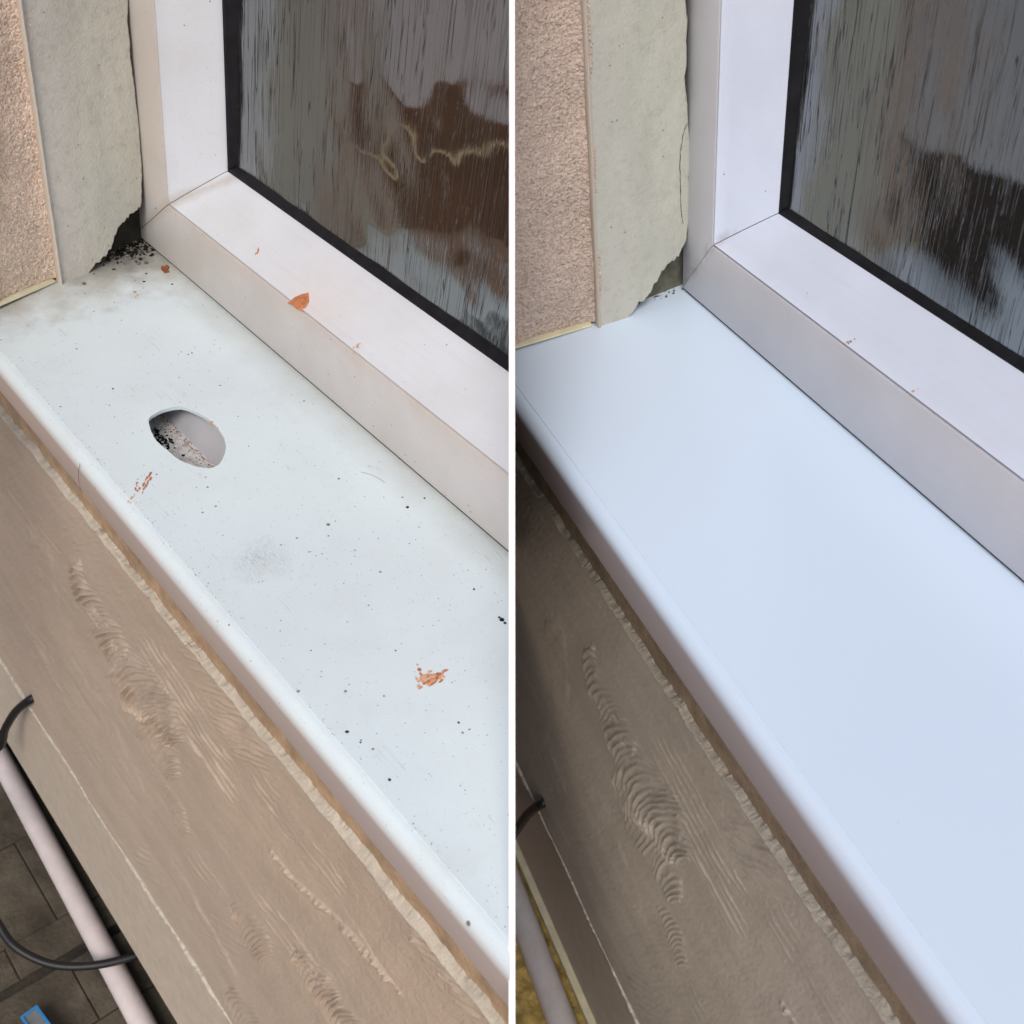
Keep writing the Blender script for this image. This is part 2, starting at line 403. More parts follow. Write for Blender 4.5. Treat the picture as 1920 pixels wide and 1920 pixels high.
M_['paver'] = plain('mossy_paver', (.088, .075, .055), .9, 18, .455, .002, 150, .2)
M_['sunlit_ground'] = plain('sunlit_ochre_ground', (.50, .36, .12), .95, 40, .5, .003, 160, .2)  # sunlight on the mossy ground put into the colour
M_['soil'] = plain('dark_soil', (.04, .035, .027), .95, 60, .4, .002, 200, .2)
M_['ground'] = plain('brown_yard', (.30, .17, .10), .95, 3, .3, .01, 30, .2)
M_['blue'] = plain('blue_plastic', (.03, .22, .50), .4, 30, .15, .0001, 300)
M_['steel'] = plain('dull_grey_metal', (.16, .17, .17), .5, 60, .25, .0002, 300)
M_['dust'] = plain('brick_dust', (.46, .18, .085), .9, 300, .35, .0003, 900, .2)
M_['dustpale'] = plain('thin_brick_dust', (.62, .36, .24), .9, 500, .3, .0002, 900, .2)
M_['crumb'] = plain('mortar_crumbs', (.15, .14, .115), .95, 300, .6, .0006, 900, .2)
M_['speck'] = plain('black_dirt', (.012, .011, .010), .9, 300, .4, .0003, 900, .2)
M_['added_panel'] = plain('added_brown_panel', (.055, .035, .026), .7, 20, .3, .0002, 200, .3)
M_['board'] = plain('white_board', (.92, .92, .92), .6, 10, .02, .0001, 200, .3)
M_['pale'] = plain('added_pale_mauve_coat', (.90, .83, .84), .9, 12, .10, .002, 160, .2)
M_['sand'] = plain('added_sand_trim', (.88, .72, .44), .6, 40, .1, .0002, 200, .3)
M_['added_scratch'] = plain('added_brown_scratch_coat', (.21, .095, .045), .9, 30, .4, .002, 160, .2)
M_['brick'] = plain('red_brown_brick', (.20, .075, .035), .9, 30, .45, .002, 160, .2)
M_['crumbred'] = plain('brown_red_crumbs', (.28, .15, .09), .9, 400, .5, .0003, 900, .2)
M_['web'] = plain('inner_pvc', (.40, .41, .44), .6, 40, .08, .0001, 300)
def dusty():
    m = NT('dusty_inner_pvc')
    col = m.mix(m.ramp(m.noise(160, detail=6, rough=.7), .45, .70), (.62, .62, .62), (.36, .33, .31))
    col = m.mix(m.ramp(m.noise(600, detail=3), .58, .68, 0, .85), col, (.09, .07, .06))
    return m.done(col, .9, m.bump(m.noise(600, detail=4), .0006), .2)
M_['dusty'] = dusty()

# ------------------------------------------------------------------ window
def profile_part(name, H, parent, mat, pts, kind, groove=.0):
    # pts: list of (wj, wz, n): mitred profile; rail runs along u, jamb along z
    bm = bmesh.new(); uR = H['ur'][1] + .15; zT = .62; g = .00022
    if kind == 'rail': rings = [[(wj + g, n, wz - g) for wj, wz, n in pts], [(uR, n, wz) for wj, wz, n in pts]]
    else: rings = [[(wj, n, wz + g) for wj, wz, n in pts], [(wj, n, zT) for wj, wz, n in pts]]
    prism(bm, rings)
    bmesh.ops.recalc_face_normals(bm, faces=bm.faces)
    return obj(name, bm, mat, H, parent, smooth=True)
def build_window(H, label):
    k = H['k']; t = thing('window', H, label, 'window', 'corners of a white window')
    uR_ = H['ur'][1] + .15
    aj, a, bj, b, c, ej, e, e2 = (H[q] for q in ('aj', 'a', 'bj', 'b', 'c', 'ej', 'e', 'e2'))
    fj, fz = aj / a, 1
    def w(v): return (v * aj / a, v)
    face = [(*w(0), -.06), (*w(0), -.0012), (*w(.0004), -.0003), (*w(.0014), 0), (*w(a - .0016), 0), (*w(a - .0008), -.0005), (*w(a - .0005), -.0015), (*w(a - .0005), -.06)]
    for kind, nm in (('rail', 'frame_rail'), ('jamb', 'frame_jamb')): profile_part(nm, H, t, M_['face' + k], face, kind)
    bm = bmesh.new(); box(bm, .0, uR_, -.05, -.0015, -.0040, .0006); obj('gap_shade_strip', bm, M_['dark'], H, t)  # black strip added to paint the shadow gap under the rail
    def wb(v): return (aj + v * bj / b, a + v)
    bead = [(*wb(.0004), -.05), (*wb(.0004), -.0012), (*wb(.0010), -.0004), (*wb(.002), -.0004 - .002 * c / b)]
    for q in (.25, .5, .75, .90): bead.append((*wb(b * q), -c * q + .0006 * math.sin(q * 3.14)))
    bead += [(*wb(b * .96), -c * .955), (*wb(b * .995), -c * .995 - .0008), (*wb(b), -c - .003), (*wb(b), -.05)]
    for kind in ('rail', 'jamb'): profile_part('glazing_bead', H, t, M_['bead' + k], bead, kind)
    def wg(v): return (aj + bj + v * ej / e, a + b + v)
    gk = [(*wg(-.003), -.06), (*wg(-.003), -c - .0012), (*wg(0), -c - .0008), (*wg(e * .35), -c - .0014), (*wg(e * .8), -c - e2 * .75), (*wg(e), -c - e2 * .96), (*wg(e), -.06)]
    for kind in ('rail', 'jamb'): profile_part('rubber_gasket', H, t, M_['rubber'], gk, kind)
    bm = bmesh.new(); prism(bm, [[(u, -c - e2 - .016, a + b), (u, -c - e2 + .0034, a + b), (u, -c - e2 - .0100, .62), (u, -c - e2 - .025, .62)] for u in (aj + bj, H['ur'][1] + .15)])
    obj('glass_pane', bm, M_['glass' + k], H, t)
    return t
winL = build_window(HALF['L'], 'grubby white window corner with brick dust smears and ribbed glass, in the left half')
winR = build_window(HALF['R'], 'cleaned white window corner with ribbed glass, in the right half')

# ------------------------------------------------------------------ sills
HOLE = [(.2185,.0988),(.2148,.0943),(.2131,.0864),(.2157,.0771),(.2239,.0724),(.2357,.0697),(.2489,.0698),(.2601,.0725),(.2694,.0777),(.276,.0841),(.2778,.0894),(.2761,.0936),(.2694,.0985),(.2602,.1021),(.2494,.1032),(.2394,.1041),(.2293,.1024)]
def dense(loop, k=3, jit=0.0):
    out = []; n = len(loop); rr = random.Random(3)
    for i in range(n):
        p0, p1, p2, p3 = (np.array(loop[(i + j) % n]) for j in (-1, 0, 1, 2))
        for q in range(k):
            t = q / k
            P = .5 * (2*p1 + (p2-p0)*t + (2*p0-5*p1+4*p2-p3)*t*t + (3*p1-p0-3*p2+p3)*t**3)
            out.append((P[0] + rr.uniform(-jit, jit), P[1] + rr.uniform(-jit, jit)))
    return out
def build_sill(H, label, hole=None):
    k = H['k']; t = thing('window_sill', H, label, 'window sill', 'sills of the two window corners')
    D, r, h, s = H['D'], H['r'], H['h'], H['s']; u0, u1 = -.35, H['ur'][1] + .05; n0 = -.055
    bm = bmesh.new()
    def tv(u, n, dz=0): return bm.verts.new(V((u, n, sillz(H, n) + dz)))
    if hole:
        outer = [tv(u0, n0), tv(u1, n0), tv(u1, D), tv(u0, D)]
        hp = dense(hole, 4, .00015); inner = [tv(*p) for p in hp]
        ed = [bm.edges.new((outer[i], outer[(i+1) % 4])) for i in range(4)] + [bm.edges.new((inner[i], inner[(i+1) % len(inner)])) for i in range(len(inner))]
        bmesh.ops.triangle_fill(bm, use_beauty=True, use_dissolve=False, edges=ed)
        cx, cy = np.mean(hp, 0)
        bad = [f for f in bm.faces if all(v in set(inner) for v in f.verts) and False]
        low = [bm.verts.new(V((p[0] + (p[0]-cx) * .01, p[1] + (p[1]-cy) * .01, sillz(H, p[1]) - .0024))) for p in hp]
        for i in range(len(hp)):
            j = (i + 1) % len(hp); bm.faces.new((inner[i], inner[j], low[j], low[i]))
    else:
        q = [tv(u0, n0), tv(u1, n0), tv(u1, D), tv(u0, D)]; bm.faces.new(q)
    zt = sillz(H, D)
    prof = [(D, zt), (D + .0002, zt - .0004)]
    xd = .0112 if k == 'L' else .0143
    rz = .0085
    for i in range(1, 9):
        q = i / 8 * math.pi / 2; prof.append((D + .0002 + (r - .0002) * math.sin(q), zt - .0004 - rz * (1 - math.cos(q))))
    prof += [(D + r - .0058, -s - h - xd + .0008), (D + r - .0068, -s - h - xd), (D - .02, -s - h - xd), (D - .02, -s - h - xd + .0033)]
    prism(bm, [[(u, n, z) for n, z in prof] for u in (u0, u1)], close=False, caps=False)
    box(bm, u0, u1, .02, D - .02, -s - h - xd + .0005, -s - h - xd + .0035)
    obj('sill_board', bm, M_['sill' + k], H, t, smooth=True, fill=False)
    return t
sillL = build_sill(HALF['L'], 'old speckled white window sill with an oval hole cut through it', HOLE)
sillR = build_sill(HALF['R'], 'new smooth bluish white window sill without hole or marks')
# the hollow chamber seen through the hole
H = HALF['L']
bm = bmesh.new(); box(bm, .15, .34, .060, .128, -.0262, -.0250)
obj('chamber_floor', bm, M_['dusty'], H, sillL)
bm = bmesh.new(); prism(bm, [[(u_, .0640, -.0058), (u_, .0655, -.0058), (u_, .0770, -.025), (u_, .0755, -.025)] for u_ in (.15, .34)])
obj('chamber_web', bm, M_['web'], H, sillL)
bm = bmesh.new(); box(bm, .15, .34, .126, .128, -.025, -.008); obj('chamber_web', bm, M_['web'], H, sillL)

def lift(H, px, py, P, N):
    R = np.array(H['R']); T = np.array(H['T']); o = R.T @ -T; d = R.T @ np.array([(px-960)/1935, (py-960)/1935, 1])
    N = np.array(N, float); t = (np.array(P) - o) @ N / (d @ N); return tuple(o + t * d)

# ------------------------------------------------------------------ side walls
def interp(tab, x, ax=0):
    t = sorted(tab, key=lambda p: p[ax]); return np.interp(x, [p[ax] for p in t], [p[1 - ax] for p in t])
def build_side(H, label):
    k = H['k']; t = thing('side_wall', H, label, 'wall', 'rendered side walls against the sills')
    A = np.array(H['A']); dv = np.array(H['dv']); nrm = np.array([-dv[1], dv[0]])     # towards the room opening (+u)
    if nrm[0] < 0: nrm = -nrm
    P0 = np.array(H['rc'][1]); rd = np.array(H['rc'][0]) - P0; rd /= np.linalg.norm(rd)
    ztop = .62
    # painted cement band with rounded arris
    nz = 330; zs = None
    ss = np.concatenate([np.linspace(0, 1, 9)[:-1] - 1, np.linspace(0, 1, 110)])        # <0: round from roughcast to arris
    rows = 300
    pu = np.zeros((rows, len(ss), 3)); rnd = np.zeros((rows, len(ss))); brk = np.zeros((rows, len(ss)))
    tt = np.linspace(0, 1, rows) ** 1.25
    o_s = [p[0] for p in H['outl']]; o_z = [p[1] for p in H['outl']]
    zmin_back = o_z[-1]
    for j, sv in enumerate(ss):
        if sv < 0:
            q = -sv  # 1 at roughcast
            z0 = -.009; z = z0 + (ztop - z0) * tt
            B = P0 - rd * .002
            mid = A + (P0 - A) * .15 + rd * .004
            base = (1-q)**2 * A + 2*q*(1-q) * (mid + nrm * .001) + q*q * B
            S = 0; bx = np.tile(base, (rows, 1))
            rnd[:, j] = 1
        else:
            smax_end = o_s[-1]
            s_ref = sv * smax_end
            z0 = np.interp(s_ref, o_s, o_z) + (.0018 * vnoise(np.array([s_ref * 260]), np.array([.5]), 5)[0] + .0014 * vnoise(np.array([s_ref * 800]), np.array([.5]), 6)[0]) * min(1, max(0, (s_ref - .016) / .01))
            z0 = max(z0, -.009)
            z = z0 + (ztop - z0) * tt
            sm = interp(H['back'], z, 1) + .0007 * vnoise(z * 90, z * 0, 8) + .0003 * vnoise(z * 600, z * 0, 9)
            s_ = sv * sm if sv > 0 else sm * 0
            if sv > 0: s_ = s_ref + (sm - smax_end) * sv ** 4
            rn = np.clip(1 - s_ / .032, 0, 1)
            bx = A + np.outer(s_, dv) - np.outer(.0030 * rn ** 2, nrm)
            rnd[:, j] = np.clip(1.25 * rn, 0, 1) ** .5 * np.clip((.030 - s_) / .006, 0, 1)
        off = .00018 * fbm(z * 55 + 3, np.full(rows, sv * 5.), 3, 11)
        pu[:, j, 0] = bx[:, 0] + off * nrm[0]; pu[:, j, 1] = bx[:, 1] + off * nrm[1]; pu[:, j, 2] = z
    # broken faces turn into the wall: bottom rows and the crack side
    thick = .016
    def inward(row, deep, jz):
        q = row.copy(); nn = len(q)
        q[:, 0] -= nrm[0] * deep; q[:, 1] -= nrm[1] * deep; q[:, 2] += jz
        return q
    cols = len(ss)
    r1 = inward(pu[0], .004, .0012 * vnoise(np.arange(cols) * .45, np.zeros(cols), 21)); r2 = inward(pu[0], thick, .003 + .002 * vnoise(np.arange(cols) * .3, np.zeros(cols), 22))
    pu = np.concatenate([r2[None], r1[None], pu]); rnd = np.concatenate([rnd[:1]] * 2 + [rnd]); brk = np.concatenate([np.ones((2, cols)), brk])
    c1 = inward(pu[:, -1], .003, 0); c1[:, :2] -= 0; c2 = inward(pu[:, -1], thick, 0)
    pu = np.concatenate([pu, c1[:, None], c2[:, None]], 1); rnd = np.concatenate([rnd, rnd[:, -1:], rnd[:, -1:]], 1); brk = np.concatenate([brk, np.ones((len(pu), 2)) * .8], 1)
    lip = np.zeros(pu.shape[:2]); lip[:, :8] = np.clip(-ss[:8] * 2.2, 0, 1)[None]
    grid_mesh('painted_reveal', pu, M_['reveal' + k], H, t, attrs={'round': rnd, 'broken': brk, 'lip': lip})
    # pink roughcast
    ln = .9 if k == 'L' else .35
    na = int(min(ln, .26) / .0011); nzr = 430
    aa = np.concatenate([np.linspace(-.0045, .26, na), np.linspace(.27, ln, 30)])
    zz = np.concatenate([np.linspace(0, .42, 380), np.linspace(.425, ztop, 30)])
    G, Z = np.meshgrid(aa, zz)
    hh = .5 + .5 * (vnoise(G * 480, Z * 480, 31) * .4 + vnoise(G * 880 + 9, Z * 880, 32) * .7)
    hh = np.clip(hh, 0, 1.2)
    rn = np.array([rd[1], -rd[0]]); 
    if rn[0] < 0: rn = -rn
    off = .0055 * np.exp(-np.clip(G + .0035, 0, 1) / .0045) + .0016 * (hh - .5) + .0012 * vnoise(G * 30, Z * 30, 34) + .0012
    P = np.stack([P0[0] + rd[0] * G + rn[0] * off, P0[1] + rd[1] * G + rn[1] * off, Z + sillz(H, .09) + .003], -1)
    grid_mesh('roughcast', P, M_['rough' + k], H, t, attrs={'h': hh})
    # yellowed trim bead under the roughcast
    bm = bmesh.new()
    def at(g, d, z): return (P0[0] + rd[0]*g + rn[0]*d, P0[1] + rd[1]*g + rn[1]*d, z)
    rings = []
    for g in (0.002, ln):
        z0 = sillz(H, P0[1] + rd[1] * min(g, .06)) + (.0008 if g < .1 else -.002)
        z0 = -.0040 if g < .1 else -.0075 - .02 * (k == 'x')
        zq = sillz(H, P0[1] + rd[1] * g) if g < .1 else sillz(H, H['D'])
        rings.append([at(g, -.01, zq), at(g, .0040, zq + .0002), at(g, .0046, zq + .0009), at(g, .0042, zq + .0018), at(g, .0026, zq + .0023), at(g, -.01, zq + .0023)])
    prism(bm, rings); obj('trim_or_added_bead', bm, M_['trim'], H, t, smooth=True)
    if k == 'R':
        # hairline crack running down the band beside the window
        bm = bmesh.new(); prev = None; rq = random.Random(4); cp = []
        tab = [(962,650),(948,668),(940,690),(930,740),(924,775),(920,800),(917,880),(919,950),(920,1050),(925,1120),(930,1160),(935,1190)]
        for (x0_, y0_), (x1_, y1_) in zip(tab, tab[1:]):
            for q in range(5): cp.append((x0_ + (x1_ - x0_) * q / 5 + rq.uniform(-1.6, 1.6), y0_ + (y1_ - y0_) * q / 5))
        for i, (x_, y_) in enumerate(cp):
            w_ = rq.uniform(.8, 2.0) * (.35 if i in (0, len(cp) - 1) else 1)
            pa = [Vector(V(lift(H, (x_ + s_) / 2.823 + 950, y_ / 2.823, (A[0] + nrm[0] * .0004, A[1] + nrm[1] * .0004, 0), (nrm[0], nrm[1], 0)))) for s_ in (-w_, w_)]
            cur = [bm.verts.new(p_) for p_ in pa]
            if prev: bm.faces.new((prev[0], prev[1], cur[1], cur[0]))
            prev = cur
        obj('crack', bm, M_['dark'], H, t)
    # solid mortar behind the band and below the sill level
    bm = bmesh.new()
    B = A + dv * .085 - nrm * .013; A2 = A - nrm * .013 - dv * .004
    rings = [[(A2[0], A2[1], z), (B[0], B[1], z), (B[0] - .05, B[1], z), (A2[0] - .05, A2[1], z)] for z in (-.012, ztop)]
    prism(bm, rings); obj('mortar_core', bm, M_['backing' if k == 'R' else 'dark'], H, t)
    bm = bmesh.new()
    rings = [[at(-.004, -.05, z), at(-.004, -.0045, z), at(ln, -.0045, z), at(ln, -.05, z)] for z in (-.002, ztop)]
    prism(bm, rings); obj('wall_core', bm, M_['backing'], H, t)
    if k == 'L':
        # added brown coat on the unseen far wall, for the pane's brown reflection
        g = np.linspace(.054, ln, 280); q = np.linspace(0, 1, 24); G, Q = np.meshgrid(g, q)
        top = .118 + .008 * vnoise(g * 30, g * 0, 41) + .003 * vnoise(g * 110, g * 0, 42)
        Z = -.008 + (top + .008)[None] * Q; G = G - .22 * np.clip(Z, 0, .2) * np.clip((.2 - G) / .14, 0, 1); off = .0045 - .004 * (Q > .97) + .0006 * fbm(G * 200, Z * 200, 2, 43)
        P = np.stack([P0[0] + rd[0] * G + rn[0] * off, P0[1] + rd[1] * G + rn[1] * off, Z], -1)
        grid_mesh('added_scratch_coat', P, M_['added_scratch'], H, t)
        bm = bmesh.new(); prism(bm, [[at(gg, dd, zz_) for dd, zz_ in ((-.002, .0655), (.0085, .0662), (.0105, .0680), (.0085, .0700), (-.002, .0706))] for gg in (.042, ln)])
        obj('trim_or_added_bead', bm, M_['sand'], H, t, smooth=True)  # added unseen strip, there only to show as a line in the pane
        g = np.linspace(.054, ln, 220); q = np.linspace(0, 1, 30); G, Q = np.meshgrid(g, q)
        Z = .10 + (ztop - .10) * Q; G0 = G; G = G - .22 * np.clip(Z, 0, .19) * np.clip((.2 - G) / .14, 0, 1); off = .0036 - .004 * (G0 < .056) + .0008 * fbm(G * 60, Z * 60, 3, 44)
        P = np.stack([P0[0] + rd[0] * G + rn[0] * off, P0[1] + rd[1] * G + rn[1] * off, Z], -1)
        grid_mesh('added_pale_coat', P, M_['pale'], H, t)  # added unseen pale coat that brightens the upper reflection in the pane
    return t
sideL = build_side(HALF['L'], 'pink roughcast side wall with painted grey band broken away above the holed sill')
sideR = build_side(HALF['R'], 'darker pink roughcast side wall with cracked grey band beside the new sill')

# ------------------------------------------------------------------ front walls below the sills
HL = HALF['L']
def wall_px(u, z):
    # a fixed drawing plane for the trowel marks, shared by both walls
    R = np.array(HL['R']); T = np.array(HL['T'])
    C = R @ np.stack([u.ravel(), np.full(u.size, HL['Dw']), z.ravel()]) + T[:, None]
    return (1935 * C[0] / C[2] + 960).reshape(u.shape), (1935 * C[1] / C[2] + 960).reshape(u.shape)
AFF = np.array([[1.09669, -0.03212], [0.04333, 0.86815], [0.01091, -0.02558]])
def band(X, Y, path, wid, amp, lam, mode='chev', chev=1.0, ang=0., seed=0, sharp=1.6, fade=.12):
    P = np.array(path, float); wid = np.array(wid, float) if hasattr(wid, '__len__') else np.full(len(P), float(wid))
    seg = np.linalg.norm(np.diff(P, axis=0), axis=1); cum = np.concatenate([[0], np.cumsum(seg)]); L = cum[-1]
    m = wid.max() * 1.6
    sel = (X > P[:, 0].min() - m) & (X < P[:, 0].max() + m) & (Y > P[:, 1].min() - m) & (Y < P[:, 1].max() + m)
    out = np.zeros(X.shape); x = X[sel]; y = Y[sel]
    best = np.full(x.shape, 1e9); S = np.zeros(x.shape); Dd = np.zeros(x.shape)
    for i in range(len(P) - 1):
        a = P[i]; d = (P[i+1] - a) / seg[i]; t = np.clip((x - a[0]) * d[0] + (y - a[1]) * d[1], 0, seg[i])
        dx = x - a[0] - t * d[0]; dy = y - a[1] - t * d[1]; q = np.hypot(dx, dy); c = d[0] * dy - d[1] * dx
        b = q < best; best[b] = q[b]; S[b] = cum[i] + t[b]; Dd[b] = np.sign(c[b]) * q[b]
    W = np.interp(S, cum, wid) * (1 + .25 * vnoise(x / 28, y / 28, seed + 3))
    env = np.clip((1 - np.abs(Dd) / (W * .5)) * 2.2, 0, 1) * np.clip(np.minimum(S, L - S) / (fade * L), 0, 1)
    env = env * env * (3 - 2 * env)
    q_ = 1 if mode == 'chev' else .45; wp = q_ * (vnoise(x / 34, y / 34, seed) * lam * .55 + vnoise(x / 13, y / 13, seed + 1) * lam * .22)
    if mode == 'chev': ph = S - chev * Dd ** 2 / (W * .5 + 1e-6) + wp
    else:
        ca, sa = math.cos(ang), math.sin(ang); ph = -x * sa + y * ca + wp * (.3 if sharp > 2 else 1)
    am = .55 + .45 * vnoise(x / 22, y / 22, seed + 7)
    s = (.5 + .5 * np.sin(2 * np.pi * ph / lam)) ** sharp
    if mode == 'dir': s = s * (.55 + .6 * vnoise(ph / lam * 1.3, (x * ca + y * sa) / 55, seed + 9))
    out[sel] = amp * env * s * am
    return out
def wall_height(X, Y):
    h = np.zeros(X.shape); crest_light = np.zeros(X.shape); A = .0044
    h += band(X, Y, [(143,1045),(150,1085),(165,1122),(185,1160),(205,1200),(226,1240)], [26,34,42,48,52,56], A*1.25, 13, 'chev', .9, seed=1, fade=.06)
    h += band(X, Y, [(222,1235),(245,1268),(272,1305),(300,1340),(322,1372),(336,1400)], [70,96,112,100,80,44], A*1.2, 13.5, 'chev', 1.1, seed=5, fade=.08)
    h += band(X, Y, [(232,1262),(240,1310),(262,1350),(285,1390)], [42,60,56,36], A*.7, 11, 'dir', ang=-.9, seed=9)
    h += band(X, Y, [(285,1370),(305,1400),(318,1432),(326,1465)], [50,58,46,26], A*.8, 12, 'chev', .8, seed=12)
    h += band(X, Y, [(300,1465),(325,1500),(342,1540),(350,1570)], [24,30,28,18], A*.5, 10, 'chev', .6, seed=15)
    # comb strokes running into the plaster edge
    h += band(X, Y, [(335,1190),(372,1240),(410,1300),(440,1350)], [40,50,62,70], A*.85, 9.5, 'dir', ang=.32, seed=20)
    h += band(X, Y, [(405,1310),(440,1345),(480,1390),(520,1440)], [60,95,100,50], A*.95, 10, 'dir', ang=.42, seed=24)
    # long fine drags along the wall
    g = band(X, Y, [(250,1180),(300,1250),(350,1330),(400,1420),(440,1520)], [34,60,78,66,34], 1, 8, 'dir', ang=.98, seed=30, sharp=3)
    h += g * A * .5; crest_light += g * 1.1
    g = band(X, Y, [(165,1130),(200,1185),(235,1245)], [24,30,20], 1, 7, 'dir', ang=.95, seed=33, sharp=3); h += g * A * .4; crest_light += g * .9
    g = band(X, Y, [(460,1650),(500,1710),(560,1780),(610,1860)], [16,34,40,30], 1, 9, 'dir', ang=.93, seed=36, sharp=3); h += g * A * .5; crest_light += g
    h += band(X, Y, [(255,1590),(285,1625),(310,1660)], [36,52,30], A*.4, 10, 'dir', ang=.5, seed=40)
    h += band(X, Y, [(370,1690),(400,1735),(430,1775),(470,1800)], [60,80,70,40], A*.5, 11, 'dir', ang=.55, seed=44)
    h += band(X, Y, [(430,1688),(460,1722),(485,1765),(505,1810)], [26,44,52,40], A*.95, 11, 'chev', .8, seed=48)
    h += band(X, Y, [(540,1768),(565,1800),(600,1850),(640,1905),(680,1960)], [34,50,56,60,60], A*1.1, 12, 'chev', 1., seed=52)
    h += band(X, Y, [(425,1850),(450,1890),(480,1930)], [30,50,50], A*.8, 11, 'chev', .9, seed=56)
    h += band(X, Y, [(765,1735),(820,1790),(880,1850),(940,1915)], [26,64,90,80], A*.9, 10, 'dir', ang=.62, seed=60)
    for i_, (pa, w_, l_) in enumerate((([(60,1180),(90,1240),(125,1310)], 34, 9), ([(120,1330),(160,1400),(200,1470)], 30, 9), ([(560,1560),(610,1630),(650,1690)], 34, 9), ([(640,1720),(690,1790),(730,1850)], 40, 9), ([(215,1640),(260,1720),(300,1790)], 34, 9), ([(690,1620),(740,1690),(790,1750)], 30, 8), ([(330,1560),(380,1630),(420,1690)], 36, 9), ([(20,900),(60,980),(110,1060)], 34, 9), ([(470,1440),(520,1520),(560,1580)], 40, 9))):
        g = band(X, Y, pa, w_, 1, l_, 'dir', ang=.95, seed=120 + 3 * i_, sharp=3); h += g * A * .3; crest_light += g * .5
    h += band(X, Y, [(255,1290),(275,1330),(300,1370)], [50,70,40], A*.5, 7.5, 'chev', 1.2, seed=150)
    # a wandering ridge with crumbs
    g = band(X, Y, [(505,1590),(549,1648),(598,1694),(640,1735),(687,1780),(760,1875)], 9, 1, 200, 'chev', 0, seed=64, sharp=.01, fade=.05)
    h += g * A * .8 * (1 + .7 * vnoise(X / 5, Y / 5, 66)); 
    for (pa, w_, am) in (([(60,960),(85,1080),(95,1180)], 40, .5), ([(95,1190),(190,1340),(270,1500),(330,1600)], 30, .35), ([(300,1590),(400,1760),(480,1900)], 22, .5), ([(20,1100),(80,1250),(150,1380)], 30, .4)):
        g = band(X, Y, pa, w_, 1, 400, 'chev', 0, seed=int(w_), sharp=.01, fade=.3); h += g * A * am; crest_light += g * .25
    h += .0011 * fbm(X / 90, Y / 90, 3, 70) + .00022 * fbm((X * .85 - Y * .53) / 22, (X * .53 + Y * .85) / 170, 3, 75)
    h += .00022 * fbm(X / 5, Y / 5, 2, 80)
    return h, np.clip(crest_light, 0, 1.2)
def uspace(H):
    u0, u1 = H['ur']; L = []
    u = u0
    while u < u1:
        L.append(u); u += np.interp(u, [-.38, -.33, 0, .5], [.006, .0012, .0009, .0007])
    return np.array(L)
def edge_line(H, u):
    return -H['zb'] - .0022 + .0022 * vnoise(u * 60, u * 0, 90) + .0006 * vnoise(u * 210, u * 0, 91) + .0004 * vnoise(u * 800, u * 0, 92)
